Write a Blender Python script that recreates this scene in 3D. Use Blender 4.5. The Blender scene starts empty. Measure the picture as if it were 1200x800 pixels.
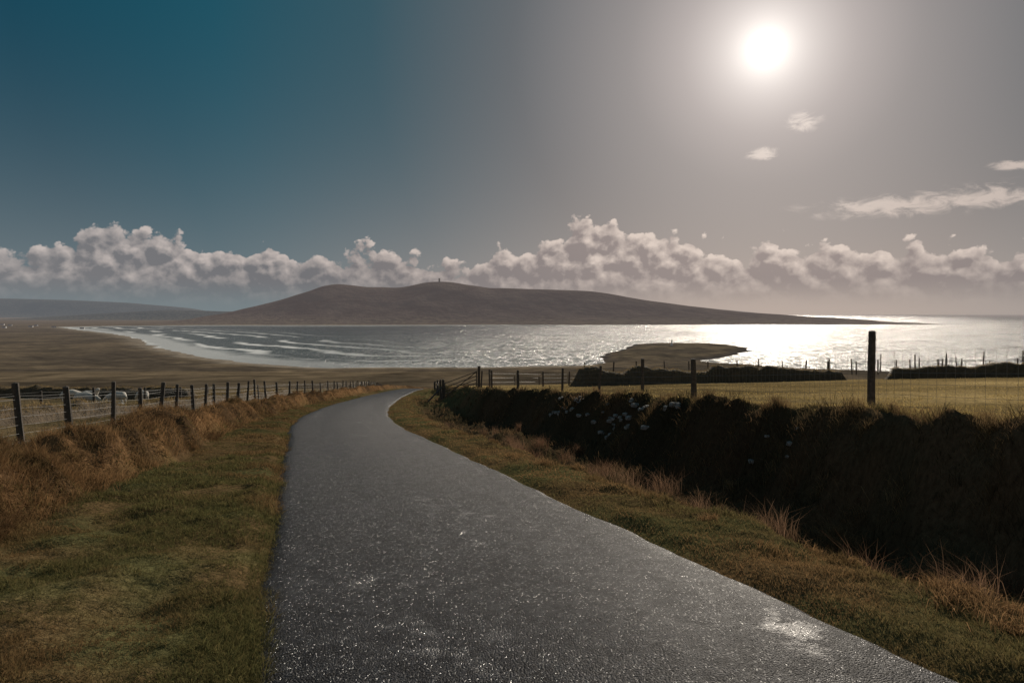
import bpy, math, numpy as np
from mathutils import Vector
rng=np.random.default_rng(7)
scene=bpy.context.scene
scene.view_settings.view_transform='Standard'
scene.view_settings.look='None'
scene.view_settings.exposure=0
RT=rng.random((256,256))
def ss(a,b,x):
    t=np.clip((x-a)/(b-a),0,1); return t*t*(3-2*t)
def vn(x,y,o=0):
    x=np.asarray(x,float)+o*17.3; y=np.asarray(y,float)+o*31.7
    ix=np.floor(x).astype(np.int64); iy=np.floor(y).astype(np.int64)
    fx=x-ix; fy=y-iy; fx=fx*fx*(3-2*fx); fy=fy*fy*(3-2*fy)
    a=RT[ix&255,iy&255]; b=RT[(ix+1)&255,iy&255]; c=RT[ix&255,(iy+1)&255]; d=RT[(ix+1)&255,(iy+1)&255]
    return (a*(1-fx)+b*fx)*(1-fy)+(c*(1-fx)+d*fx)*fy
def fbm(x,y,o=0,n=4):
    s=0;a=.5;t=0
    for i in range(n):
        s=s+a*vn(x*2.03**i,y*2.03**i,o+i*3); t+=a; a*=.5
    return s/t-.5
# ------------------------------------------------------------ layout
SEA=-58.5
_kd=np.array([-60,0,10,18,22.6,28,34,40,60,92,118,150,200,400,20000.])
_kx=np.array([20.5,1.54,-1.62,-4.15,-5.55,-6.9,-7.95,-8.9,-11.4,-14.8,-16.6,-14,-6,-6,-6])
_dd=np.concatenate([np.arange(-60,160,.5)]); _xx=np.interp(_dd,_kd,_kx)
_k=np.exp(-(np.arange(-14,15)/5.5)**2); _k/=_k.sum()
_xs=np.convolve(np.pad(_xx,14,mode='reflect',reflect_type='odd'),_k,'valid')
def cx(d):
    d=np.asarray(d,float)
    return np.where(d<155,np.interp(d,_dd,_xs),np.interp(d,_kd,_kx))
def base(d): return np.interp(d,[-80,0,112,128,200,330,400,800,1500,12000,60000],[7.7,0,-10.75,-12.6,-21.6,-26.6,-31.2,-55.0,-56.0,-56.5,-57])
coast=np.array([(-100,800),(-200,800),(-300,857),(-416,980),(-577,1200),(-769,1500),(-1044,1920),(-1547,2526),(-2050,3150),
 (-1980,3450),(-1711,3650),(-925,3650),(0,3850),(1200,4500),(2300,5400),(3112,6000),(2600,6600),(1600,7500),(-1000,8500),(-2500,13000),
 (-16000,13500),(-16000,-400),(6000,-400),(6000,600),(1500,600),(700,650),(450,720),(330,800),(265,880),(310,960),(375,1060),(425,1200),(440,1340),(390,1400),(317,1420),
 (235,1350),(180,1180),(128,1021),(112,900),(60,830)],float)
def sdf(x,y):
    x=np.asarray(x,float);y=np.asarray(y,float)
    best=np.full(x.shape,1e9); ins=np.zeros(x.shape,bool); n=len(coast)
    for i in range(n):
        a=coast[i]; b=coast[(i+1)%n]; e=b-a
        t=np.clip(((x-a[0])*e[0]+(y-a[1])*e[1])/(e@e),0,1)
        best=np.minimum(best,np.hypot(x-a[0]-t*e[0],y-a[1]-t*e[1]))
        c=((a[1]>y)!=(b[1]>y))
        with np.errstate(divide='ignore',invalid='ignore'):
            xi=(b[0]-a[0])*(y-a[1])/(b[1]-a[1]+1e-12)+a[0]
        ins^=(c&(x<xi))
    return np.where(ins,best,-best)
def rbank(d): return np.interp(d,[0,11.6,18,23,28,32,36,44,50,130],[5.9,5.9,6.5,7.3,7.3,7.2,6.2,5.0,4.2,3.2])
def lbase(d): return np.interp(d,[0,7,12,27,60],[2.7,2.6,2.1,1.3,1.0])
def ground(x,d,full=False):
    x=np.asarray(x,float); d=np.asarray(d,float)
    u=x-cx(d); r=u-1.75; l=-u-1.75
    near=1-ss(150,260,d)
    wob=fbm(x*.5,d*.5,1,3)
    rb=rbank(d)+wob*.9; L0=lbase(d)+wob*.9
    ds=1-ss(34,50,d)
    F=np.interp(d,[50,130],[.9,.35])
    vw=1.1+fbm(x*.7,d*.7,9,2)*.9
    t1=ss(vw,vw+1.1,r); t2=ss(rb-1.5,rb-.05,r)
    offr=.05*ss(0,.3,r)-.78*ds*t1*(1-t2)+(F-.05)*t2+.08*np.exp(-((r-rb-.1)/.45)**2)
    offr=offr+np.clip(u-8,0,90)*.016*(1-ss(80,200,d))
    bh=.50+fbm(x*.45,d*.45,5,3)*.55
    offl=.05*ss(0,.3,l)+ss(L0,L0+.45,l)*bh-ss(L0+.8,L0+2.8,l)*(bh+.08)
    off=np.where(u>0,offr,offl)*near
    edge=ss(0,.35,np.abs(u)-1.75)
    face=ss(vw,vw+.6,r)*(1-ss(rb-.2,rb+.3,r))*(u>0)
    amp=.08+.26*face+.22*ss(L0-.2,L0+.5,l)*(u<0)
    amp=np.where((r>rb+.3),.07,amp)
    amp=np.where((l>L0+3),.12,amp)
    off=off+edge*(amp*2.0*fbm(x*1.9,d*1.9,2,4)+(.04+.14*face)*fbm(x*7,d*7,4,3))*near
    big=ss(10,60,np.abs(u))*ss(20,120,d)
    z=base(d)+off+big*(fbm(x/35,d/35,6,4)*1.6)*(1-.4*ss(300,900,d))
    z=z+ss(300,700,d)*fbm(x/160,d/160,8,3)*4.0
    z=z-ss(60,160,u)*np.clip(d-75,0,400)*.035*(1-ss(480,800,d))
    z=z-.03*(1-edge)
    far=d>350
    s=np.full(x.shape,1e4)
    if np.any(far): s[far]=sdf(x[far],d[far])
    head=ss(90,130,x)*ss(840,930,d)*(x<600)*(d<1600)
    s=s+fbm(x/60,d/60,12,3)*34*ss(500,900,d)*(s<9e3)
    f=SEA-1.2+s*(.035+.075*head)
    z=np.where(far,np.minimum(z+head*fbm(x/45,d/45,14,3)*2.,f),z)
    z=np.maximum(z,SEA-6)
    if full: return z,u,r,l,rb,L0,vw,s,head,ds
    return z
# ------------------------------------------------------------ mesh helpers
def mkmesh(name,V,F,mats=(),smooth=False,midx=None,parent=None):
    me=bpy.data.meshes.new(name); me.from_pydata([tuple(v) for v in V],[],[tuple(f) for f in F]); me.update()
    ob=bpy.data.objects.new(name,me); scene.collection.objects.link(ob)
    for m in mats: me.materials.append(m)
    if midx is not None: me.polygons.foreach_set('material_index',np.array(midx,dtype=np.int32))
    if smooth: me.polygons.foreach_set('use_smooth',[True]*len(me.polygons))
    if parent: ob.parent=parent
    return ob
def npmesh(name,V,loops,starts,totals,mat,smooth=True):
    me=bpy.data.meshes.new(name)
    me.vertices.add(len(V)); me.vertices.foreach_set('co',np.asarray(V,np.float32).ravel())
    me.loops.add(len(loops)); me.loops.foreach_set('vertex_index',np.asarray(loops,np.int32))
    me.polygons.add(len(starts)); me.polygons.foreach_set('loop_start',np.asarray(starts,np.int32))
    try: me.polygons.foreach_set('loop_total',np.asarray(totals,np.int32))
    except Exception: pass
    me.update(calc_edges=True)
    if smooth: me.polygons.foreach_set('use_smooth',np.ones(len(starts),bool))
    me.materials.append(mat)
    ob=bpy.data.objects.new(name,me); scene.collection.objects.link(ob); return ob
def gridmesh(name,X,Y,Z,mat,smooth=True):
    R,C=X.shape
    idx=np.arange(R*C).reshape(R,C)
    q=np.stack([idx[:-1,:-1],idx[:-1,1:],idx[1:,1:],idx[1:,:-1]],-1).reshape(-1,4)
    V=np.stack([X.ravel(),Y.ravel(),Z.ravel()],-1)
    n=len(q)
    return npmesh(name,V,q.ravel(),np.arange(n)*4,np.full(n,4),mat,smooth)
def addcol(ob,col,name='Col'):
    a=ob.data.color_attributes.new(name,'FLOAT_COLOR','POINT')
    c=np.ones((len(ob.data.vertices),4),np.float32); c[:,:3]=col
    a.data.foreach_set('color',c.ravel())
def addf(ob,val,name):
    a=ob.data.attributes.new(name,'FLOAT','POINT'); a.data.foreach_set('value',np.asarray(val,np.float32).ravel())
# ------------------------------------------------------------ node helpers
def lin(r,g,b):
    f=lambda c:(c/255/12.92 if c/255<=.04045 else ((c/255+.055)/1.055)**2.4)
    return (f(r),f(g),f(b),1)
class NT:
    def __init__(s,t): s.t=t
    def n(s,typ,**k):
        nd=s.t.nodes.new(typ)
        for a,b in k.items(): setattr(nd,a,b)
        return nd
    def l(s,a,b): s.t.links.new(a,b)
    def put(s,sock,v):
        if isinstance(v,bpy.types.NodeSocket): s.l(v,sock)
        else: sock.default_value=v
    def m(s,op,a,b=None,c=None,clamp=False):
        nd=s.n('ShaderNodeMath',operation=op); nd.use_clamp=clamp
        s.put(nd.inputs[0],a)
        if b is not None: s.put(nd.inputs[1],b)
        if c is not None: s.put(nd.inputs[2],c)
        return nd.outputs[0]
    def mr(s,v,a,b,c=0.,d=1.,smooth=False):
        nd=s.n('ShaderNodeMapRange'); nd.interpolation_type='SMOOTHSTEP' if smooth else 'LINEAR'; nd.clamp=True
        for i,x in enumerate((v,a,b,c,d)): s.put(nd.inputs[i],x)
        return nd.outputs[0]
    def mix(s,f,a,b,blend='MIX'):
        nd=s.n('ShaderNodeMix',data_type='RGBA',blend_type=blend)
        s.put(nd.inputs[0],f); s.put(nd.inputs[6],a); s.put(nd.inputs[7],b); return nd.outputs[2]
    def ramp(s,v,stops,interp='LINEAR'):
        nd=s.n('ShaderNodeValToRGB'); cr=nd.color_ramp; cr.interpolation=interp
        while len(cr.elements)>1: cr.elements.remove(cr.elements[-1])
        cr.elements[0].position=stops[0][0]; cr.elements[0].color=stops[0][1]
        for p,c in stops[1:]:
            e=cr.elements.new(p); e.color=c
        s.put(nd.inputs[0],v); return nd.outputs[0]
    def noise(s,vec,scale,detail=3,rough=.5,dist=0.,dims='2D'):
        nd=s.n('ShaderNodeTexNoise'); nd.noise_dimensions=dims; s.put(nd.inputs['Vector'],vec); nd.inputs['Scale'].default_value=scale
        nd.inputs['Detail'].default_value=detail; nd.inputs['Roughness'].default_value=rough; nd.inputs['Distortion'].default_value=dist
        return nd.outputs[0]
def newmat(name):
    m=bpy.data.materials.new(name); m.use_nodes=True; m.node_tree.nodes.clear(); t=NT(m.node_tree)
    out=t.n('ShaderNodeOutputMaterial'); return m,t,out
def painted_haze(t,m,sh,L=15000.,col=(.30,.262,.25,1),st=1.0):  # airlight painted into the surface as emission, growing with distance from the origin
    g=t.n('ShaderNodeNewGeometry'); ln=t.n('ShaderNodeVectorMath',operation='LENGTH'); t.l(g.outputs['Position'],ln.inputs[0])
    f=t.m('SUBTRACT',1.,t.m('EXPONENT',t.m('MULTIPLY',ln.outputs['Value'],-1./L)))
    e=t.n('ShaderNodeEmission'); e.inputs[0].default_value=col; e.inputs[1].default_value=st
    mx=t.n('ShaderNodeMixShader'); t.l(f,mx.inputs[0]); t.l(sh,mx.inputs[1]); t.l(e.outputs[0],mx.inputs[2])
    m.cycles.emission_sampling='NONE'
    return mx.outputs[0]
def simple(name,c1,c2,scale=5.,rough=.85,bump=.3,bdist=.02,haz=False,spec=.3):
    m,t,out=newmat(name)
    tc=t.n('ShaderNodeNewGeometry').outputs['Position']
    nz=t.noise(tc,scale,3,.6,dims='3D')
    p=t.n('ShaderNodeBsdfPrincipled'); t.l(t.mix(t.mr(nz,.3,.7),c1+(1,),c2+(1,)),p.inputs['Base Color'])
    p.inputs['Roughness'].default_value=rough; p.inputs['Specular IOR Level'].default_value=spec
    b=t.n('ShaderNodeBump'); b.inputs['Strength'].default_value=bump; b.inputs['Distance'].default_value=bdist
    t.l(t.noise(tc,scale*4,3,.65,dims='3D'),b.inputs['Height']); t.l(b.outputs[0],p.inputs['Normal'])
    sh=p.outputs[0]
    if haz: sh=painted_haze(t,m,sh)
    t.l(sh,out.inputs[0]); return m
# ------------------------------------------------------------ ground material
def ground_mat():
    m,t,out=newmat('turf')
    pos=t.n('ShaderNodeNewGeometry').outputs['Position']
    a=t.n('ShaderNodeVertexColor',layer_name='Col').outputs[0]
    n1=t.noise(pos,14.,5,.75); n3=t.noise(pos,.05,7,.68)
    k=t.m('MULTIPLY',t.mr(n1,.25,.75,.5,1.35),t.mr(n3,.3,.7,.5,1.5))
    c=t.n('ShaderNodeVectorMath',operation='SCALE'); t.l(a,c.inputs[0]); t.l(k,c.inputs['Scale'])
    p=t.n('ShaderNodeBsdfDiffuse'); t.l(c.outputs[0],p.inputs[0])
    b=t.n('ShaderNodeBump'); b.inputs['Strength'].default_value=.6; b.inputs['Distance'].default_value=.12; t.l(t.noise(pos,2.2,6,.72),b.inputs['Height'])
    t.l(b.outputs[0],p.inputs['Normal'])
    t.l(painted_haze(t,m,p.outputs[0],16000.),out.inputs[0]); return m
us=[0.]; st=.1
while us[-1]<14000:
    if us[-1]>11: st*=1.045
    us.append(us[-1]+st)
us=np.array(us); us=np.concatenate([-us[:0:-1],us])
vs=[-60.]
while vs[-1]<14000:
    d=vs[-1]; vs.append(d+(.8 if d<0 else max(.08,.0115*d)))
vs=np.array(vs)
U,Vv=np.meshgrid(us,vs); X=U+cx(Vv)
Z,u,r,l,rb,L0,vw,s,head,ds=ground(X,Vv,True)
gob=gridmesh('ground',X,Vv,Z,ground_mat())
def L3(c,a,b): return a*(1-c[...,None])+b*c[...,None]
C=lambda *v: np.array(v,float)
n=ss(-.12,.12,fbm(X*.8,Vv*.8,21,4)); nl=ss(-.15,.15,fbm(X/60,Vv/90,22,5)); nm=ss(-.15,.15,fbm(X/9,Vv/9,23,4))
verge=L3(n,C(.080,.074,.032),C(.105,.070,.034))
bankc=L3(n,C(.17,.096,.046),C(.08,.050,.028))
ditch=L3(n,C(.055,.043,.025),C(.08,.052,.03))
fr=L3(nm,C(.36,.26,.12),C(.23,.165,.075))
fl=L3(nm,C(.20,.145,.08),C(.14,.11,.06))
low=L3(nl,C(.18,.135,.085),C(.085,.066,.045))
low=L3(nm*.4,low,C(.07,.055,.035)*np.ones_like(low))
col=verge.copy()
R=(u>0)
col=np.where((R)[...,None],L3(ss(vw,vw+.7,r)*ds,col,ditch),col)
col=np.where(R[...,None],L3(ss(rb-.2,rb+.5,r),col,fr),col)
col=np.where((~R)[...,None],L3(ss(L0-.2,L0+.3,l),col,bankc),col)
col=np.where((~R)[...,None],L3(ss(L0+1.9,L0+3.0,l),col,fl),col)
col=L3(ss(70,220,Vv),col,low)
col=L3(ss(0,1,(SEA+1.3-Z)/.8)*(Vv>600)*(X<100),col,C(.30,.25,.19)*np.ones_like(col))
hv=ss(-.1,.12,fbm(X/22,Vv/40,24,4))
col=L3(head*ss(0,1,(SEA+1.6-Z)/1.),col,C(.055,.048,.042)*np.ones_like(col))
col=L3(head*ss(0,1,(Z-SEA-1.6)/1.2),col,L3(hv,C(.15,.115,.07),C(.07,.056,.036)))
addcol(gob,col.reshape(-1,3))
# ------------------------------------------------------------ road
def road_mat():
    m,t,out=newmat('wet_asphalt')
    pos=t.n('ShaderNodeNewGeometry').outputs['Position']
    v=t.n('ShaderNodeTexVoronoi'); v.voronoi_dimensions='2D'; v.inputs['Scale'].default_value=85; t.l(pos,v.inputs['Vector'])
    big=t.noise(pos,.7,4,.6); med=t.noise(pos,5.,4,.7); fine=t.noise(pos,60,2,.7)
    vr=t.n('ShaderNodeSeparateColor'); t.l(v.outputs['Color'],vr.inputs[0])
    tone=t.m('MULTIPLY',t.mr(vr.outputs[0],0.,1.,.15,1.7),t.m('MULTIPLY',t.mr(big,.3,.7,.8,1.2),t.mr(med,.3,.7,.7,1.3)))
    c=t.n('ShaderNodeVectorMath',operation='SCALE'); c.inputs[0].default_value=(.019,.020,.024); t.l(tone,c.inputs['Scale'])
    p=t.n('ShaderNodeBsdfPrincipled'); t.l(c.outputs[0],p.inputs['Base Color'])
    sparkle=t.mr(vr.outputs[1],.86,.94)
    wet=t.mr(t.m('ADD',t.m('MULTIPLY',big,.55),t.m('MULTIPLY',med,.45)),.60,.74)
    # shallow film of standing water in the right-hand wheel track
    sp=t.n('ShaderNodeSeparateXYZ'); t.l(pos,sp.inputs[0])
    dx=t.m('DIVIDE',t.m('SUBTRACT',sp.outputs[0],1.66),.16); dy=t.m('DIVIDE',t.m('SUBTRACT',sp.outputs[1],4.0),.34)
    pud=t.m('SUBTRACT',1.,t.m('SQRT',t.m('ADD',t.m('MULTIPLY',dx,dx),t.m('MULTIPLY',dy,dy))))
    pud=t.mr(t.m('ADD',pud,t.m('MULTIPLY',t.m('SUBTRACT',med,.5),3.)),.1,.7)
    wet2=t.m('MAXIMUM',wet,pud)
    t.l(t.m('SUBTRACT',t.mr(sparkle,0.,1.,.45,.27),t.m('MULTIPLY',wet2,.13)),p.inputs['Roughness'])
    spk=t.m('MULTIPLY',t.mr(sparkle,0.,1.,.035,.55),t.mr(med,.36,.64,.75,1.2))
    t.l(t.m('ADD',t.m('ADD',spk,t.m('MULTIPLY',wet,.05)),t.m('MULTIPLY',pud,.22)),p.inputs['Specular IOR Level'])
    h=t.m('ADD',t.m('MULTIPLY',v.outputs['Distance'],-1.),t.m('MULTIPLY',fine,1.1))
    b=t.n('ShaderNodeBump'); t.put(b.inputs['Strength'],t.mr(wet2,0.,1.,1.,.5)); b.inputs['Distance'].default_value=.010; t.l(h,b.inputs['Height'])
    t.l(b.outputs[0],p.inputs['Normal']); t.l(p.outputs[0],out.inputs[0]); return m
rv=[-50.]
while rv[-1]<215: rv.append(rv[-1]+(.5 if rv[-1]<1 else max(.1,.012*rv[-1])))
rv=np.array(rv); ru=np.linspace(-1,1,29)
RU,RV=np.meshgrid(ru,rv)
wL=1.82+.09*fbm(rv*.5,rv*0,31,4)*2+.08*fbm(rv*3,rv*0,36,3); wR=1.82+.09*fbm(rv*.5,rv*0+9,33,4)*2+.08*fbm(rv*3,rv*0,37,3)
wid=np.where(RU<0,wL[:,None],wR[:,None])
RX=cx(RV)+RU*wid
RZ=base(RV)+.012+.035*(1-RU**2)-.05*(np.abs(RU)>.99)-.012*np.exp(-((np.abs(RU)-.5)/.16)**2)+.01*fbm(RX,RV,35,3)
road=gridmesh('road',RX,RV,RZ,road_mat())
# ------------------------------------------------------------ sea
def sea_mat():
    m,t,out=newmat('sea_water')
    pos=t.n('ShaderNodeNewGeometry').outputs['Position']
    at=t.n('ShaderNodeAttribute',attribute_name='shore').outputs['Fac']
    mp=t.n('ShaderNodeMapping'); mp.inputs['Scale'].default_value=(1.,.45,1.); mp.inputs['Rotation'].default_value=(0,0,.3); t.l(pos,mp.inputs[0])
    w1=t.noise(mp.outputs[0],.03,5,.7); w2=t.noise(mp.outputs[0],.2,4,.75); w3=t.noise(pos,.003,4,.6); w4=t.noise(mp.outputs[0],.09,4,.85)
    p=t.n('ShaderNodeBsdfPrincipled'); p.inputs['IOR'].default_value=1.33
    t.l(t.m('MULTIPLY',t.mr(w4,.46,.64,.01,.5),t.mr(w1,.38,.62,.2,1.)),p.inputs['Specular IOR Level'])
    b=t.n('ShaderNodeBump'); b.inputs['Strength'].default_value=.8; b.inputs['Distance'].default_value=4.; t.l(t.m('ADD',w2,t.m('MULTIPLY',w1,3.)),b.inputs['Height'])
    t.l(b.outputs[0],p.inputs['Normal'])
    t.l(t.m('ADD',t.mr(w3,.35,.65,.17,.25),t.mr(w2,.35,.65,-.08,.12)),p.inputs['Roughness'])
    ph=t.m('ADD',t.m('MULTIPLY',at,1/90.),t.m('ADD',t.m('MULTIPLY',w3,1.6),t.m('MULTIPLY',w1,.25)))
    sn=t.m('SINE',t.m('MULTIPLY',ph,6.283))
    brk=t.m('MULTIPLY',t.mr(sn,.55,.97),t.mr(t.noise(pos,.0026,4,.55),.38,.48))
    brk=t.m('MULTIPLY',brk,t.mr(at,-480,-200))
    edge=t.mr(t.m('ADD',at,t.m('MULTIPLY',t.m('SUBTRACT',w1,.5),60.)),-55.,-15.)
    foam=t.m('MAXIMUM',brk,t.m('MULTIPLY',edge,.6),clamp=True)
    sepx=t.n('ShaderNodeSeparateXYZ'); t.l(pos,sepx.inputs[0])
    foam=t.m('MULTIPLY',foam,t.mr(sepx.outputs[0],-450.,50.,1.,.06))
    body=t.mix(t.mr(at,-700,-60),(.018,.04,.05,1),(.08,.105,.105,1))
    t.l(body,p.inputs['Base Color'])
    dfs=t.n('ShaderNodeBsdfDiffuse'); dfs.inputs[0].default_value=(.8,.8,.78,1)
    mx=t.n('ShaderNodeMixShader'); t.l(t.m('MULTIPLY',foam,.95),mx.inputs[0]); t.l(p.outputs[0],mx.inputs[1]); t.l(dfs.outputs[0],mx.inputs[2])
    t.l(painted_haze(t,m,mx.outputs[0],17000.,(.33,.285,.265,1)),out.inputs[0]); return m
sx=np.concatenate([-np.geomspace(3000,60000,14)[::-1],np.linspace(-2900,2900,291),np.geomspace(3000,60000,14)])
sy=np.concatenate([np.linspace(500,4500,260),np.geomspace(4600,60000,40)])
SX,SY=np.meshgrid(sx,sy)
sea=gridmesh('sea',SX,SY,np.full_like(SX,SEA),sea_mat()); addf(sea,sdf(SX,SY),'shore')
# ------------------------------------------------------------ hills
def hill_mat(name,c1,c2,L,hc):
    m,t,out=newmat(name)
    pos=t.n('ShaderNodeNewGeometry').outputs['Position']
    n1=t.noise(pos,.004,7,.68,.6); n2=t.noise(pos,.02,4,.6)
    c=t.mix(t.mr(n1,.38,.62),c1+(1,),c2+(1,))
    sp=t.n('ShaderNodeSeparateXYZ'); t.l(pos,sp.inputs[0])
    low=t.mr(t.m('ADD',sp.outputs[2],t.m('MULTIPLY',n1,60.)),-10.,25.,1.,0.)
    c=t.mix(t.m('MULTIPLY',low,t.mr(n2,.4,.6)),c,(.17,.14,.10,1))
    p=t.n('ShaderNodeBsdfDiffuse'); t.l(c,p.inputs[0])
    b=t.n('ShaderNodeBump'); b.inputs['Strength'].default_value=.7; b.inputs['Distance'].default_value=20.; t.l(n2,b.inputs['Height']); t.l(b.outputs[0],p.inputs['Normal'])
    t.l(painted_haze(t,m,p.outputs[0],L,hc),out.inputs[0]); return m
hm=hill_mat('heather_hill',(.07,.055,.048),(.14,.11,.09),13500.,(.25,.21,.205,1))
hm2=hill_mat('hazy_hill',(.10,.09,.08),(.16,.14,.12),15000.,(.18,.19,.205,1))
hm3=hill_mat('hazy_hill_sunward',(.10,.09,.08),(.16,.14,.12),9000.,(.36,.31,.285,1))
def hill(kx,kz,yc,near,far,mat,amp=1.,x0=None):
    kx=np.array(kx,float);kz=np.array(kz,float)
    hx=np.linspace(kx[0],kx[-1],320); hy=np.linspace(yc-near,yc+far,110)
    HX,HY=np.meshgrid(hx,hy)
    g=np.interp(hx,kx,kz); k=np.exp(-(np.arange(-6,7)/2.6)**2); k/=k.sum(); g=np.convolve(np.pad(g,6,mode='edge'),k,'valid')
    t=np.where(HY<yc,(yc-HY)/near,(HY-yc)/far)
    t2=np.clip(t+.22*fbm(HX/700,HY/700,41,4)*amp,0,1)
    pr=.5+.5*np.cos(np.pi*t2**.85)
    HZ=SEA-4+(g[None,:]-SEA+4)*pr+fbm(HX/260,HY/260,43,5)*26*amp*pr*np.clip(t*3,0,1)+6*(t<.97)*(1-t)
    return gridmesh('hill',HX,HY,HZ,mat)
kpx=np.array([215,240,290,335,365,380,395,412,430,470,490,505,525,545,575,640,690,712,735,760,800,860,940,1000,1020.])
kpy=np.array([380,376,364,351,341,335.5,333,334.5,337,337,333,330.5,330.5,334,338,340,342,345,350,354,359,366,371.5,375,379])
D0=5200.
hob=hill((kpx-600)/800*D0,1.5+(368-kpy)/800*D0,D0,1450,1900,hm)
hill([-16000,-12000,-9000,-8000,-6900,-5900,-5300],[260,300,275,250,200,110,-62],12300,1500,2500,hm2,.6)
hill([-5400,-4300,-3700,-3100,-2300,-1700],[-58,10,42,25,20,-60],7400,900,900,hm2,.5)
hill([2200,2900,3500,4200,5000,5900],[60,180,195,120,45,-62],14500,1500,2000,hm3,.4)
# ------------------------------------------------------------ grass
def grass_mat(name,trans=.35):
    m,t,out=newmat(name)
    a=t.n('ShaderNodeVertexColor',layer_name='Col').outputs[0]
    d=t.n('ShaderNodeBsdfDiffuse'); t.l(a,d.inputs[0]); tr=t.n('ShaderNodeBsdfTranslucent'); t.l(a,tr.inputs[0])
    mx=t.n('ShaderNodeMixShader'); mx.inputs[0].default_value=trans; t.l(d.outputs[0],mx.inputs[1]); t.l(tr.outputs[0],mx.inputs[2])
    t.l(mx.outputs[0],out.inputs[0]); return m
gm=grass_mat('grass_blades')
def blades(name,x,d,h,w,lean,c1,c2,z=None,mat=gm,dark=.5,windx=-.1,droop=.35):
    N=len(x)
    if z is None: z=ground(x,d)-.015
    a=rng.random(N)*2*np.pi; ln=lean*(.3+rng.random(N)); hh=h*(.6+.8*rng.random(N))
    lx=np.cos(a)*ln+windx; ly=np.sin(a)*ln
    b=rng.random(N)*np.pi
    wx=np.cos(b)*w/2*np.sign(rng.random(N)-.5); wy=np.sin(b)*w/2*.6
    P=np.stack([x,d,z],-1)
    W=np.stack([wx,wy,0*wx],-1)
    M=P+np.stack([lx*hh*.4,ly*hh*.4,hh*.58],-1)
    T=P+np.stack([lx*hh*1.2,ly*hh*1.2,hh*(1-droop*ln)],-1)
    V=np.stack([P-W,P+W,M+W*.75,M-W*.75,T],1).reshape(-1,3)
    i=np.arange(N)*5
    lp=np.stack([i,i+1,i+2,i+3,i+3,i+2,i+4],-1).ravel()
    stt=np.stack([np.arange(N)*7,np.arange(N)*7+4],-1).ravel(); tot=np.tile([4,3],N)
    ob=npmesh(name,V,lp,stt,tot,mat,False)
    t=np.clip(rng.random(N)*.6+.9*ss(-.15,.15,fbm(x*.9,d*.9,51,4))-.2,0,1)[:,None]
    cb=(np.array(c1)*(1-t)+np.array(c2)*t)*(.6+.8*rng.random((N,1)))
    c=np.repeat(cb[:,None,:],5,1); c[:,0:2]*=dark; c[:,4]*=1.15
    addcol(ob,c.reshape(-1,3)); return ob
def sampd(N,a,b): return 1/(1/b+(1/a-1/b)*rng.random(N))
N=170000; d=sampd(N,2.6,60); L=lbase(d); q=rng.random(N)*(L+.3)-.07; x=cx(d)-1.75-q
tall=.028+.055*np.clip(fbm(x*1.6,d*1.6,61,3)*3+.3,0,1)+.03*(q<.15)
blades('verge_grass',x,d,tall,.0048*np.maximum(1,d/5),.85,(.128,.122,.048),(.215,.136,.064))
N=70000; d=sampd(N,4,90); L=lbase(d); q=L-.15+rng.random(N)*2.8; x=cx(d)-1.75-q
tf=np.clip(fbm(x*2.2,d*2.2,62,3)*5+.5,.1,1)
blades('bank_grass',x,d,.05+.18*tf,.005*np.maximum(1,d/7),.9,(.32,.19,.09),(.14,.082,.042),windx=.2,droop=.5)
N=45000; d=sampd(N,8,110); L=lbase(d); q=L+2.4+rng.random(N)**1.6*(.55*d+4); x=cx(d)-1.75-q
blades('field_grass',x,d,.05+.10*np.clip(fbm(x*.8,d*.8,63,3)*4+.2,0,1),.008*np.maximum(1,d/12),.8,(.28,.205,.105),(.17,.135,.065))
N=85000; d=sampd(N,2.6,60); q=rng.random(N)*1.8-.07; x=cx(d)+1.75+q
tf=np.clip(fbm(x*1.4,d*1.4,64,3)*5,0,1)*ss(.4,.9,q)
blades('verge_grass',x,d,.025+.03*rng.random(N)+.08*tf,.0045*np.maximum(1,d/5),.8,(.155,.132,.055),(.27,.165,.078))
N=85000; d=sampd(N,3,50); q=1.5+rng.random(N)*(rbank(d)-1.3); x=cx(d)+1.75+q
tf=np.clip(fbm(x*1.8,d*1.8,65,3)*5+.3,.05,1)
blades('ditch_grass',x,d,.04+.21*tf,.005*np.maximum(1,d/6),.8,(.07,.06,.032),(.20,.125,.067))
N=95000; d=sampd(N,5,75); q=rbank(d)-.1+rng.random(N)**1.3*(.85*d+3); x=cx(d)+1.75+q
blades('field_grass',x,d,.03+.06*np.clip(fbm(x*.7,d*.7,66,3)*4+.3,0,1)+.05*(q<rbank(d)+.5),.006*np.maximum(1,d/9),.7,(.56,.41,.17),(.36,.27,.11))
def clump(cxs,N,hmin,hmax,spread,name,c1,c2,w=.006,lean=.35):
    xs=[];ds_=[];hs=[]
    for (x0,d0,sc) in cxs:
        xs.append(x0+rng.normal(0,spread*sc,N)); ds_.append(d0+rng.normal(0,spread*sc,N)); hs.append(np.full(N,hmin+(hmax-hmin)*sc))
    return blades(name,np.concatenate(xs),np.concatenate(ds_),np.concatenate(hs),w,lean,c1,c2,dark=.6)
pts=[]
for i in range(26):
    dd=rng.uniform(4.2,30); q=rng.uniform(2.3,max(2.6,rbank(dd)-1.4)); pts.append((float(cx(dd))+1.75+q,dd,rng.uniform(.2,.7)))
for dd,q in ((13.5,2.8),(13.9,3.3),(13.0,3.0),(12.6,3.5),(6.8,2.5),(6.2,2.8),(6.5,3.1),(4.9,2.2),(5.1,2.6),(4.7,2.5),(14.6,3.3),(9.3,3.2),(9.0,2.9)):
    pts.append((float(cx(dd))+1.75+q,dd,rng.uniform(.7,1.0)))
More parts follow.
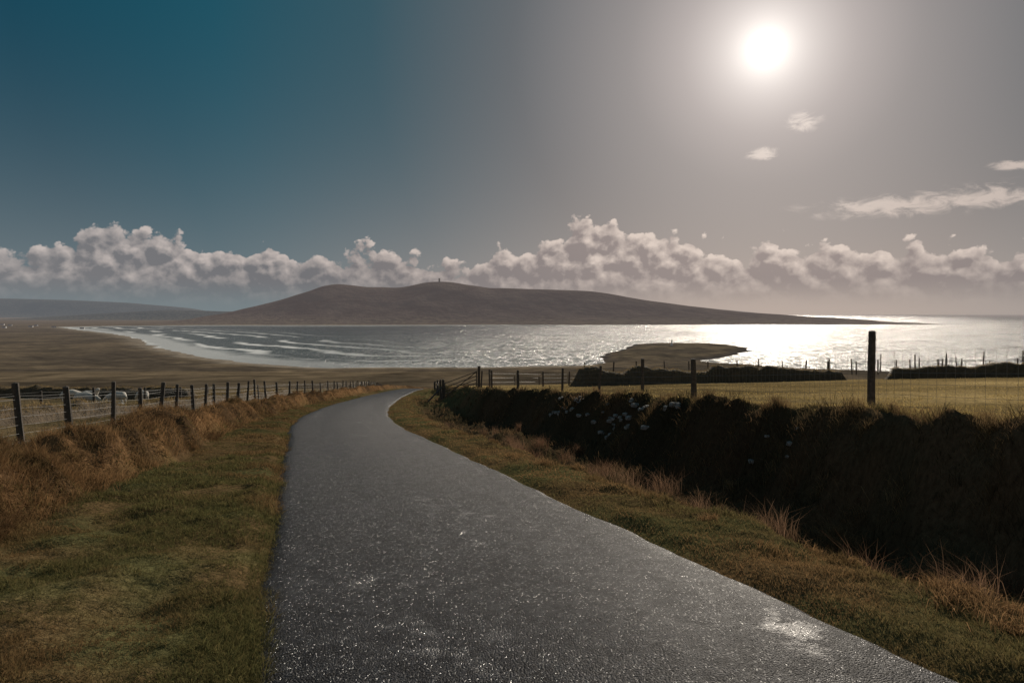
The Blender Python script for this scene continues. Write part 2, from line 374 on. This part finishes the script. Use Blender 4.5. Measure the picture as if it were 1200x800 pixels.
clump(pts,170,.22,.55,.17,'rushes',(.16,.09,.055),(.28,.17,.105),w=.005,lean=.5)
pts=[]
for i in range(90):
    dd=1/rng.uniform(1/40,1/5.0); pts.append((float(cx(dd))+1.75+float(rbank(dd))-rng.uniform(-.2,2.0),dd,rng.uniform(.3,1)))
clump(pts,130,.08,.26,.13,'bank_tussocks',(.30,.20,.10),(.17,.11,.055),w=.006,lean=.9)
pts=[]
for i in range(34):
    dd=1/rng.uniform(1/45,1/4.0); pts.append((float(cx(dd))+1.75+rng.uniform(.85,1.6),dd,rng.uniform(.3,1)))
for i in range(90):
    dd=1/rng.uniform(1/40,1/6.0); pts.append((float(cx(dd))-1.75-float(lbase(dd))-rng.uniform(-.1,1.3),dd,rng.uniform(.5,1.6)))
clump(pts,200,.05,.15,.13,'grass_tussocks',(.30,.18,.088),(.17,.115,.052),w=.006,lean=.9)
# ------------------------------------------------------------ fences
wood=simple('weathered_wood',(.055,.045,.036),(.12,.10,.082),18.,.9,.6,.01)
wire=simple('galvanised_wire',(.13,.125,.12),(.22,.21,.20),30.,.5,.1,.002,spec=.4)
def tube(V,F,M,a,b,ra,rb_,n,mi,cap=True,jit=0.):
    a=Vector(a);b=Vector(b); ax=(b-a).normalized(); s=ax.cross(Vector((0,0,1)) if abs(ax.z)<.9 else Vector((1,0,0))).normalized(); t=ax.cross(s)
    i0=len(V)
    rings=[(a,ra),(a.lerp(b,.5),(ra+rb_)/2*(1+rng.uniform(-jit,jit))),(b,rb_)] if cap else [(a,ra),(b,rb_)]
    for c,rr in rings:
        for k in range(n):
            an=2*math.pi*k/n+.3; q=1+rng.uniform(-jit,jit)
            V.append(c+(s*math.cos(an)+t*math.sin(an))*rr*q)
    for j in range(len(rings)-1):
        for k in range(n):
            k2=(k+1)%n; F.append((i0+j*n+k,i0+j*n+k2,i0+(j+1)*n+k2,i0+(j+1)*n+k)); M.append(mi)
    if cap:
        V.append(b+ax*rr*.35+s*rr*.2); top=len(V)-1; j=len(rings)-1
        for k in range(n): F.append((i0+j*n+k,i0+j*n+(k+1)%n,top)); M.append(mi)
def fence(posts,H=1.15,rad=.055,wires=(.12,.3,.48,.66,.84,1.02,1.1),mesh=.3,lean=.06,wr=.0022,zoff=0.,name='wire_fence'):
    V=[];F=[];M=[]; tops=[]
    for p in posts:
        x,y=p[0],p[1]; h=(p[2] if len(p)>2 else H)*rng.uniform(.90,1.08); lx=(p[3] if len(p)>3 else rng.uniform(-lean,lean)); ly=rng.uniform(-lean,lean)
        z=float(ground(np.array([x]),np.array([y]))[0])+zoff
        a=Vector((x,y,z-.25)); b=Vector((x+lx*h,y+ly*h,z+h)); rr=(p[4] if len(p)>4 else rad)*rng.uniform(.8,1.15)
        tube(V,F,M,a,b,rr*1.08,rr*.92,9,0,True,.09); tops.append((Vector((x,y,z)),b,h))
    for (a0,b0,h0),(a1,b1,h1) in zip(tops[:-1],tops[1:]):
        for w in wires:
            f0=w/h0; f1=w/h1
            if max(f0,f1)>1: continue
            p=a0.lerp(b0,f0); q=a1.lerp(b1,f1); m=p.lerp(q,.5)-Vector((0,0,.015))
            tube(V,F,M,p,m,wr,wr,3,1,False); tube(V,F,M,m,q,wr,wr,3,1,False)
        if mesh:
            n=max(1,int((a1-a0).length/mesh))
            for k in range(1,n):
                p=a0.lerp(a1,k/n)+Vector((0,0,wires[0])); q=a0.lerp(b0,wires[-2]/h0).lerp(a1.lerp(b1,wires[-2]/h1),k/n)
                tube(V,F,M,p,q,wr*.8,wr*.8,3,1,False)
    return mkmesh(name,V,F,(wood,wire),midx=M)
fence([(8.9,3.5),(7.6,7.3),(6.1,11.6,1.28,.005,.062),(4.8,18,1.22,-.03,.065),(4.4,23,1.22,.0),(3.55,28,1.2,.08),(2.35,32,1.2,.02),(.3,36,1.15,.0),(-1.2,41),(-2.0,44)],mesh=.15,rad=.06,wr=.0026)
fence([(-4.9,47,1.4,-.02,.07),(-5.6,52),(-6.4,58),(-7.2,66),(-8.6,76),(-10.0,88),(-11.6,102),(-12.6,118)],mesh=None,rad=.07,wires=(.3,.6,.9,1.05))
lf=np.array([(8,-8.9),(17,-11.0),(25,-12.6),(34,-14.4),(44,-16.0),(70,-18.6),(110,-23),(160,-30)])
pl=[]; dcur=6.
while dcur<150:
    pl.append((float(np.interp(dcur,lf[:,0],lf[:,1])),dcur)); dcur+=(2.2 if dcur<40 else 3.2)*rng.uniform(.75,1.25)
fence(pl,H=1.32,mesh=.3,rad=.072,lean=.09,wr=.0026,zoff=.08)
pl=[(-17.7+rng.uniform(-.3,.3)-.06*k*3,18+k*4.1) for k in range(9)]
fence(pl,H=1.15,mesh=None,wires=(.4,.8,1.0),rad=.06,lean=.1)
# ------------------------------------------------------------ field gate
def box(V,F,M,c,s,mi=0,rot=0.):
    i=len(V); cs,sn=math.cos(rot),math.sin(rot)
    for dz in (-.5,.5):
        for dx,dy in ((-.5,-.5),(.5,-.5),(.5,.5),(-.5,.5)):
            X_=dx*s[0];Y_=dy*s[1]; V.append((c[0]+X_*cs-Y_*sn,c[1]+X_*sn+Y_*cs,c[2]+dz*s[2]))
    for f in ((0,3,2,1),(4,5,6,7),(0,1,5,4),(1,2,6,5),(2,3,7,6),(3,0,4,7)): F.append(tuple(i+k for k in f)); M.append(mi)
V=[];F=[];M=[]
g0=Vector((-4.75,46.9,0)); g1=Vector((-2.15,44.1,0))
for g in (g0,g1): g.z=float(ground(np.array([g.x]),np.array([g.y]))[0])
for g in (g0,g1,): tube(V,F,M,g-Vector((0,0,.3)),g+Vector((.02,0,1.45)),.10,.09,9,0,True,.05)
gg0=g0.lerp(g1,.06); gg1=g0.lerp(g1,.94)
for hgt in (.2,.42,.64,.88,1.15): tube(V,F,M,gg0+Vector((0,0,hgt)),gg1+Vector((0,0,hgt)),.03,.03,6,0,True)
for g in (gg0,gg1): tube(V,F,M,g+Vector((0,0,.15)),g+Vector((0,0,1.2)),.035,.035,6,0,True)
tube(V,F,M,gg0+Vector((0,-.04,.2)),gg1+Vector((0,-.04,1.15)),.03,.03,6,0,True)
st_=g0+Vector((-.9,-1.6,0)); st_.z=float(ground(np.array([st_.x]),np.array([st_.y]))[0])
tube(V,F,M,st_,g0+Vector((0,0,1.0)),.06,.05,7,0,True)
mkmesh('field_gate',V,F,(wood,),midx=M)
# ------------------------------------------------------------ turf walls
tw=simple('turf_wall_soil',(.06,.045,.028),(.12,.085,.05),3.,.95,.8,.08)
def turfwall(pts,H,W,seed):
    pts=np.array(pts,float); seg=np.hypot(*np.diff(pts,axis=0).T); cum=np.concatenate([[0],np.cumsum(seg)]); n=int(cum[-1]/.35)
    tt=np.linspace(0,cum[-1],n); px=np.interp(tt,cum,pts[:,0]); py=np.interp(tt,cum,pts[:,1])
    px=px+fbm(tt/6,tt*0,seed,3)*1.2; py=py+fbm(tt/6,tt*0+5,seed+1,3)*1.2
    tx=np.gradient(px); ty=np.gradient(py); ln=np.hypot(tx,ty); nx=-ty/ln; ny=tx/ln
    cs=np.linspace(-1,1,15)
    Wd=W*(1+fbm(tt/3,tt*0,seed+2,3)*.6)
    Xw=px[:,None]+nx[:,None]*cs*Wd[:,None]; Yw=py[:,None]+ny[:,None]*cs*Wd[:,None]
    prof=(1-np.abs(cs)**3.2)
    endf=ss(0,.8,tt)*ss(0,.8,cum[-1]-tt)
    hh=H*(1+fbm(tt/2.5,tt*0,seed+3,4)*.9)*endf
    gz=ground(Xw,Yw)
    Zw=gz-.15+prof*(hh[:,None]+.15)+fbm(Xw*1.5,Yw*1.5,seed+5,4)*.35*prof
    gridmesh('turf_wall',Xw,Yw,Zw,tw)
    N=int(cum[-1]*300); k=rng.integers(0,n,N); j=rng.integers(2,13,N)
    x=Xw[k,j]+rng.normal(0,.1,N); y=Yw[k,j]+rng.normal(0,.1,N)
    top=(np.abs(j-7)<4)
    blades('wall_grass',x,y,.08+.12*rng.random(N)*top,.02,.8,(.22,.165,.08),(.38,.27,.135),z=Zw[k,j]-.03)
    return px,py,Zw[:,7]
w1_=turfwall([(4.5,49),(14,55),(23,60),(30.5,63)],1.15,.8,71)
w2=turfwall([(34.5,63),(46,61),(60,60),(80,60),(110,62)],1.15,.8,81)
turfwall([(-17.2,17),(-17.6,30),(-19,44),(-23,70)],.5,.6,91)
turfwall([(-24,52),(-50,60),(-90,66)],.8,.8,95)
pts_=[]
k=0
while k<len(w2[0]):
    pts_.append((w2[0][k],w2[1][k]+.8)); k+=int(rng.uniform(6,10))
fence(pts_,H=1.4,mesh=None,wires=(.5,.8,1.1),rad=.065,lean=.05,zoff=.95,wr=.004)
fence([(7+i*2.6+rng.uniform(-.4,.4),66+i*.5) for i in range(17)],H=1.4,mesh=None,wires=(.4,.7,1.0,1.15),rad=.07,zoff=.8,wr=.004)
fence([(36+i*3.4+rng.uniform(-.5,.5),78+i*.5) for i in range(18)],H=1.4,mesh=None,wires=(.4,.7,1.0,1.15),rad=.07,zoff=.9,wr=.004)
fence([(-1.5,46),(0.5,50),(2.5,55),(5,60),(8,66)],H=1.3,mesh=None,wires=(.4,.7,1.0),rad=.07,wr=.003)
fence([(-3+i*3.4,92+i*1.5) for i in range(10)],H=1.3,mesh=None,wires=(.4,.7,1.0),rad=.06,wr=.003)
# ------------------------------------------------------------ stones
stone=simple('lichened_stone',(.09,.087,.08),(.36,.345,.32),12.,.9,.8,.02)
def stones(name,items):
    import bmesh
    bm=bmesh.new()
    for (x,y,z,s,fl) in items:
        r_=bmesh.ops.create_icosphere(bm,subdivisions=2,radius=1.0)
        o=rng.random(3)*50; an=rng.uniform(0,3.14); sc=Vector((s*rng.uniform(.8,1.5),s*rng.uniform(.7,1.1),s*fl))
        for v in r_['verts']:
            c=v.co.copy(); k=1+.7*float(fbm(np.array([c.x*1.3+o[0]+c.z]),np.array([c.y*1.3+o[1]-c.z*.7]),3,3)[0])
            c=Vector((max(-.75,min(.75,c.x))*sc.x,max(-.8,min(.8,c.y))*sc.y,max(-.7,min(.7,c.z))*sc.z))*k*1.15
            v.co=Vector((c.x*math.cos(an)-c.y*math.sin(an)+x,c.x*math.sin(an)+c.y*math.cos(an)+y,c.z+z))
    me=bpy.data.meshes.new(name); bm.to_mesh(me); bm.free(); me.materials.append(stone)
    ob=bpy.data.objects.new(name,me); scene.collection.objects.link(ob); return ob
it=[]
for i in range(130):
    dd=rng.uniform(16.5,27); row=rng.integers(0,4); q=rbank(dd)-.8+row*.16+rng.uniform(-.07,.07); x=float(cx(dd))+1.75+float(q)
    if fbm(np.array([dd*.9]),np.array([row*.5]),99,2)[0]<-.03: continue
    z=float(ground(np.array([x]),np.array([dd]))[0])-.02; it.append((x,dd,z,rng.uniform(.04,.13),.65))
for i in range(5):
    dd=rng.uniform(11.5,13.4); q=rbank(dd)-.7+rng.uniform(-.25,.2); x=float(cx(dd))+1.75+float(q)
    z=float(ground(np.array([x]),np.array([dd]))[0])-.01; it.append((x,dd,z,rng.uniform(.035,.07),.7))
stones('stone_wall',it)
it=[]
for i in range(6):
    y=rng.uniform(34,42); x=-.60*y+rng.uniform(-1.8,1.8); z=float(ground(np.array([x]),np.array([y]))[0])+.08; it.append((x,y,z,rng.uniform(.12,.28),.7))
stones('boulders',it)
# ------------------------------------------------------------ sheep
fleece=simple('fleece',(.42,.39,.34),(.62,.58,.52),14.,.95,.8,.03)
def sheep(x,y,rot,graze):
    z=float(ground(np.array([x]),np.array([y]))[0])
    hd=(( .62,0,.52),(.80,0,.26),(.92,0,.10)) if graze else ((.60,0,.80),(.72,0,.98),(.90,0,.93))
    P=[(-.46,0,.58),(-.2,0,.60),(.12,0,.60),(.40,0,.62),hd[0],hd[1],hd[2]]
    Rr=[.20,.27,.28,.23,.13,.095,.055]
    E=[(0,1),(1,2),(2,3),(3,4),(4,5),(5,6)]
    def add(a,p,r_):
        P.append(p); Rr.append(r_); E.append((a,len(P)-1)); return len(P)-1
    for sd in (-1,1):
        k=add(3,(.38,.13*sd,.38),.085); k=add(k,(.36,.13*sd,.20),.042); add(k,(.38,.13*sd,.0),.036)
        k=add(0,(-.42,.14*sd,.40),.10); k=add(k,(-.53,.14*sd,.24),.045); add(k,(-.48,.14*sd,.0),.036)
        add(5,(hd[1][0]-.04,.15*sd,hd[1][2]+.03),.028)
    k=add(0,(-.66,0,.52),.05); add(k,(-.69,0,.36),.035)
    me=bpy.data.meshes.new('sheep'); me.from_pydata(P,E,[]); me.materials.append(fleece)
    ob=bpy.data.objects.new('sheep',me); scene.collection.objects.link(ob)
    sk=ob.modifiers.new('skin','SKIN'); sk.use_smooth_shade=True
    for i,v in enumerate(me.skin_vertices[0].data): v.radius=(Rr[i],Rr[i]*1.02); v.use_root=(i==1)
    sb=ob.modifiers.new('subd','SUBSURF'); sb.levels=1; sb.render_levels=1
    ob.location=(x,y,z-.01); ob.rotation_euler=(0,0,rot)
for (x,y,rot,gz_) in ((-25.6,41.,.2,True),(-24.0,41.4,3.0,True),(-27.8,45.,-.4,False),(-25.2,46.5,2.5,True),(-31.,48.,.9,True)):
    sheep(x,y,rot,gz_)
# ------------------------------------------------------------ buildings far away
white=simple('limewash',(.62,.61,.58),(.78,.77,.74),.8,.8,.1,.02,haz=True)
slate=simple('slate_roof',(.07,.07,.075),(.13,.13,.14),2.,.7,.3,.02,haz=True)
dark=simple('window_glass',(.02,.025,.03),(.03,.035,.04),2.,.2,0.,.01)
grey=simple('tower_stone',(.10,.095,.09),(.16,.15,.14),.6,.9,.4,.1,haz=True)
def house(name,x,y,Lh,Wh,Hh,rot,wall=white):
    z=float(ground(np.array([x]),np.array([y]))[0])-.3
    e=bpy.data.objects.new(name,None); scene.collection.objects.link(e); e.location=(x,y,z); e.rotation_euler=(0,0,rot)
    V=[(-Lh/2,-Wh/2,0),(Lh/2,-Wh/2,0),(Lh/2,Wh/2,0),(-Lh/2,Wh/2,0),(-Lh/2,-Wh/2,Hh),(Lh/2,-Wh/2,Hh),(Lh/2,Wh/2,Hh),(-Lh/2,Wh/2,Hh),(-Lh/2,0,Hh+Wh*.38),(Lh/2,0,Hh+Wh*.38)]
    mkmesh('walls',V,[(0,1,5,4),(2,3,7,6),(1,2,6,9,5),(3,0,4,8,7),(0,3,2,1)],(wall,),parent=e)
    o=.3; rz=Hh+Wh*.38+.12; ez=Hh-.05
    V=[(-Lh/2-o,-Wh/2-o,ez),(Lh/2+o,-Wh/2-o,ez),(Lh/2+o,0,rz),(-Lh/2-o,0,rz),(Lh/2+o,Wh/2+o,ez),(-Lh/2-o,Wh/2+o,ez)]
    V+=[(a,b,c+.15) for a,b,c in V]
    mkmesh('roof',V,[(0,3,2,1),(3,5,4,2),(6,7,8,9),(9,8,10,11),(0,1,7,6),(4,5,11,10),(0,6,9,3),(3,9,11,5),(1,2,8,7),(2,4,10,8)],(slate,),parent=e)
    V=[];F=[];M=[]
    for wx in (-.32,.32): box(V,F,M,(wx*Lh,-Wh/2-.01,Hh*.58),(Lh*.1,.06,Hh*.38))
    mkmesh('windows',V,F,(dark,),parent=e)
    V=[];F=[];M=[]; box(V,F,M,(0,-Wh/2-.01,Hh*.38),(Lh*.09,.07,Hh*.74)); mkmesh('door',V,F,(dark,),parent=e)
    V=[];F=[];M=[]; box(V,F,M,(Lh/2-.5,0,rz+.35),(.7,.7,1.3)); box(V,F,M,(-Lh/2+.5,0,rz+.35),(.7,.7,1.3)); mkmesh('chimneys',V,F,(wall,),parent=e)
    return e
for (x,y,rot) in ((-2150,3050,.3),(-2300,3300,-.2),(-1980,2950,.6),(-2120,2850,0),(-2650,3550,.2),(-1750,2780,.1),(-2500,3400,.5)):
    house('cottage',x,y,17,8,4.2,rot)
V=[];F=[];M=[]
tx,ty=-553.,5200.
hc=np.empty(len(hob.data.vertices)*3,np.float32); hob.data.vertices.foreach_get('co',hc); hc=hc.reshape(-1,3)
tz=float(hc[np.argmin(np.hypot(hc[:,0]-tx,hc[:,1]-ty)),2])-4
box(V,F,M,(tx,ty,tz+13),(12,12,28)); box(V,F,M,(tx,ty,tz+27.8),(14,14,1.8))
for a in (-1,0,1):
    for b_ in (-1,0,1):
        if a or b_: box(V,F,M,(tx+a*5.6,ty+b_*5.6,tz+30),(2.5,2.5,2.6))
for hz in (10,20): box(V,F,M,(tx,ty-6.1,tz+hz),(1.8,.3,3.4),1)
mkmesh('signal_tower',V,F,(grey,dark),midx=M)
V=[];F=[];M=[]; bx,by=290.,1240.; bz=float(ground(np.array([bx]),np.array([by]))[0])
tube(V,F,M,(bx,by,bz-1),(bx,by,bz+8),1.9,1.3,12,0); tube(V,F,M,(bx,by,bz+8),(bx,by,bz+8.6),1.8,1.8,12,0); tube(V,F,M,(bx,by,bz+8.6),(bx,by,bz+10.5),.9,.7,10,1)
mkmesh('harbour_beacon',V,F,(white,grey),midx=M)
# ------------------------------------------------------------ light
AZ=math.radians(20.4); EL=math.radians(20.)
S=Vector((math.sin(AZ)*math.cos(EL),math.cos(AZ)*math.cos(EL),math.sin(EL)))
sl=bpy.data.lights.new('sun','SUN'); sl.energy=5.0; sl.angle=math.radians(.53); sl.color=(1.,.89,.75)
so=bpy.data.objects.new('sun',sl); scene.collection.objects.link(so); so.rotation_euler=(-S).to_track_quat('-Z','Y').to_euler()
# ------------------------------------------------------------ sky
w=bpy.data.worlds.new('World'); scene.world=w; w.use_nodes=True; w.node_tree.nodes.clear(); t=NT(w.node_tree)
try:
    w.cycles.sampling_method='MANUAL'; w.cycles.sample_map_resolution=512
except Exception: pass
def azel(px,py):
    a=math.atan((px-600)/800); return math.degrees(a),math.degrees(math.atan((368-py)/800*math.cos(a)))
grp=bpy.data.node_groups.new('cloud_density','ShaderNodeTree')
grp.interface.new_socket('P',in_out='INPUT',socket_type='NodeSocketVector'); grp.interface.new_socket('D',in_out='OUTPUT',socket_type='NodeSocketFloat')
g=NT(grp); gi=g.n('NodeGroupInput'); go=g.n('NodeGroupOutput'); P=gi.outputs[0]
wn=g.n('ShaderNodeTexNoise'); wn.noise_dimensions='2D'; wn.inputs['Scale'].default_value=.8; wn.inputs['Detail'].default_value=3; g.l(P,wn.inputs['Vector'])
wv=g.n('ShaderNodeVectorMath',operation='MULTIPLY_ADD'); g.l(wn.outputs[1],wv.inputs[0]); wv.inputs[1].default_value=(.55,.55,0); g.l(P,wv.inputs[2])
PW=wv.outputs[0]
mp=g.n('ShaderNodeMapping'); mp.inputs['Scale'].default_value=(.85,1.05,1.); g.l(PW,mp.inputs[0])
vo=g.n('ShaderNodeTexVoronoi'); vo.voronoi_dimensions='2D'; vo.feature='F1'; vo.inputs['Scale'].default_value=.5; vo.inputs['Detail'].default_value=3; vo.inputs['Roughness'].default_value=.42; vo.inputs['Lacunarity'].default_value=2.3; g.l(mp.outputs[0],vo.inputs['Vector'])
n2=g.noise(mp.outputs[0],.22,3,.5)
sp=g.n('ShaderNodeSeparateXYZ'); g.l(P,sp.inputs[0]); az,el=sp.outputs[0],sp.outputs[1]
tops=[(-60,290),(0,285),(50,292),(80,270),(130,262),(190,268),(240,282),(300,284),(345,296),(390,298),(430,286),(480,302),(540,306),(600,290),(640,276),(690,250),(715,266),(760,264),(800,284),(850,290),(900,282),(960,284),(1050,283),(1120,288),(1250,286)]
stops=[]
for px,py in tops:
    a,e=azel(px,py); stops.append(((a+45)/90,(e/12,)*3+(1,)))
T=g.m('MULTIPLY',g.ramp(g.m('DIVIDE',g.m('ADD',az,45.),90.),stops,'EASE'),12.)
D=g.m('ADD',g.m('DIVIDE',g.m('SUBTRACT',T,el),1.0),g.m('ADD',g.m('MULTIPLY',g.m('SUBTRACT',.54,vo.outputs['Distance']),2.3),g.m('MULTIPLY',g.m('SUBTRACT',n2,.46),2.0)))
g.l(D,go.inputs[0])
tc=t.n('ShaderNodeTexCoord').outputs['Generated']
sp=t.n('ShaderNodeSeparateXYZ'); t.l(tc,sp.inputs[0])
az=t.m('DEGREES',t.m('ARCTAN2',sp.outputs[0],sp.outputs[1])); el=t.m('DEGREES',t.m('ARCSINE',sp.outputs[2]))
dt=t.n('ShaderNodeVectorMath',operation='DOT_PRODUCT'); t.l(tc,dt.inputs[0]); dt.inputs[1].default_value=S
ang=t.m('DEGREES',t.m('ARCCOSINE',t.m('MINIMUM',dt.outputs['Value'],.9999999)))
a90=t.m('DIVIDE',ang,120.)
def A(x): return x/120.
skyc=t.ramp(a90,[(0.,lin(215,205,198)),(A(3),lin(184,174,170)),(A(6),lin(158,149,147)),(A(10),lin(132,127,127)),(A(19),lin(90,96,101)),(A(30),lin(46,82,95)),(A(41),lin(16,77,94)),(A(53),lin(1,64,83)),(A(70),lin(18,74,92)),(1.,lin(102,110,118))])
horc=t.ramp(a90,[(0.,lin(205,189,179)),(A(18),lin(182,167,159)),(A(30),lin(154,147,144)),(A(45),lin(120,130,134)),(1.,lin(130,132,135))])
hf=t.m('EXPONENT',t.m('MULTIPLY',t.m('POWER',t.m('DIVIDE',t.m('MAXIMUM',el,0.),8.5),1.25),-1.))
c=t.mix(t.m('MULTIPLY',hf,.95),skyc,horc)
ny=t.n('ShaderNodeTexSky',sky_type='NISHITA'); ny.sun_disc=False; ny.sun_elevation=EL; ny.sun_rotation=AZ; ny.altitude=60
nys=t.n('ShaderNodeVectorMath',operation='SCALE'); t.l(ny.outputs[0],nys.inputs[0]); nys.inputs['Scale'].default_value=.001
c=t.mix(1.,c,nys.outputs[0],'ADD')
cb=t.n('ShaderNodeCombineXYZ'); t.l(az,cb.inputs[0]); t.l(el,cb.inputs[1])
ga=t.n('ShaderNodeGroup'); ga.node_tree=grp; t.l(cb.outputs[0],ga.inputs[0])
of=t.n('ShaderNodeVectorMath',operation='ADD'); t.l(cb.outputs[0],of.inputs[0]); of.inputs[1].default_value=(.3,.5,0)
gb=t.n('ShaderNodeGroup'); gb.node_tree=grp; t.l(of.outputs[0],gb.inputs[0])
D=ga.outputs[0]; al=t.m('MULTIPLY',t.mr(D,0.,.4,0.,1.,True),t.mr(el,.3,3.0,0.,1.,True))
lit=t.m('SUBTRACT',t.m('MULTIPLY',t.m('SUBTRACT',D,gb.outputs[0]),.65),.10)
edge=t.mr(D,.05,1.3,.5,0.)
lit=t.m('ADD',lit,edge)
lit=t.m('MULTIPLY',lit,t.mr(el,1.5,4.8,.3,1.),clamp=True)
litc=t.ramp(a90,[(0.,lin(246,232,220)),(A(16),lin(222,205,193)),(A(40),lin(196,184,178)),(1.,lin(200,196,194))])
shc=t.ramp(a90,[(0.,lin(165,152,146)),(A(16),lin(150,137,133)),(A(40),lin(114,113,116)),(1.,lin(140,140,142))])
cc=t.mix(lit,shc,litc)
c=t.mix(t.m('MULTIPLY',al,.95),c,cc)
# small loose clouds
best=None
for px,py,sa,se in ((942,143,1.7,.95),(893,180,1.6,.75),(1060,240,9.,1.1),(1140,232,7.,1.3),(1192,193,2.2,.5)):
    a,e=azel(px,py)
    q=t.m('SUBTRACT',1.,t.m('SQRT',t.m('ADD',t.m('POWER',t.m('ABSOLUTE',t.m('DIVIDE',t.m('SUBTRACT',az,a),sa)),2.),t.m('POWER',t.m('ABSOLUTE',t.m('DIVIDE',t.m('SUBTRACT',el,e),se)),2.))))
    best=q if best is None else t.m('MAXIMUM',best,q)
mp2=t.n('ShaderNodeMapping'); mp2.inputs['Scale'].default_value=(.6,1.6,1.); mp2.inputs['Rotation'].default_value=(0,0,-.2); t.l(cb.outputs[0],mp2.inputs[0])
n3=t.noise(mp2.outputs[0],.8,6,.65,.4)
al2=t.m('MULTIPLY',t.mr(t.m('ADD',t.m('MULTIPLY',best,1.2),t.m('MULTIPLY',t.m('SUBTRACT',n3,.55),3.0)),.0,1.1,0.,1.,True),t.mr(best,0.,.45))
c=t.mix(t.m('MULTIPLY',al2,.8),c,t.mix(.85,shc,litc))
# solar aureole
gl=t.m('ADD',t.m('MULTIPLY',t.m('EXPONENT',t.m('MULTIPLY',t.m('POWER',t.m('DIVIDE',ang,.6),2.),-1.)),5.),t.m('ADD',t.m('MULTIPLY',t.m('EXPONENT',t.m('DIVIDE',ang,-1.5)),.85),t.m('MULTIPLY',t.m('EXPONENT',t.m('DIVIDE',ang,-6.5)),.27)))
gc=t.n('ShaderNodeVectorMath',operation='SCALE'); gc.inputs[0].default_value=(1.,.95,.9); t.l(gl,gc.inputs['Scale'])
c=t.mix(1.,c,gc.outputs[0],'ADD')
sc=t.n('ShaderNodeVectorMath',operation='SCALE'); t.l(c,sc.inputs[0]); sc.inputs['Scale'].default_value=10.
bg=t.n('ShaderNodeBackground'); t.l(sc.outputs[0],bg.inputs[0]); bg.inputs[1].default_value=.1
wo=t.n('ShaderNodeOutputWorld'); t.l(bg.outputs[0],wo.inputs[0])
# ------------------------------------------------------------ camera
cam=bpy.data.cameras.new('camera'); cam.lens=24; cam.sensor_width=36; cam.shift_y=-32/1200; cam.clip_start=.05; cam.clip_end=100000
co=bpy.data.objects.new('camera',cam); scene.collection.objects.link(co); co.location=(0,0,1.5); co.rotation_euler=(math.radians(90),0,0)
scene.camera=co
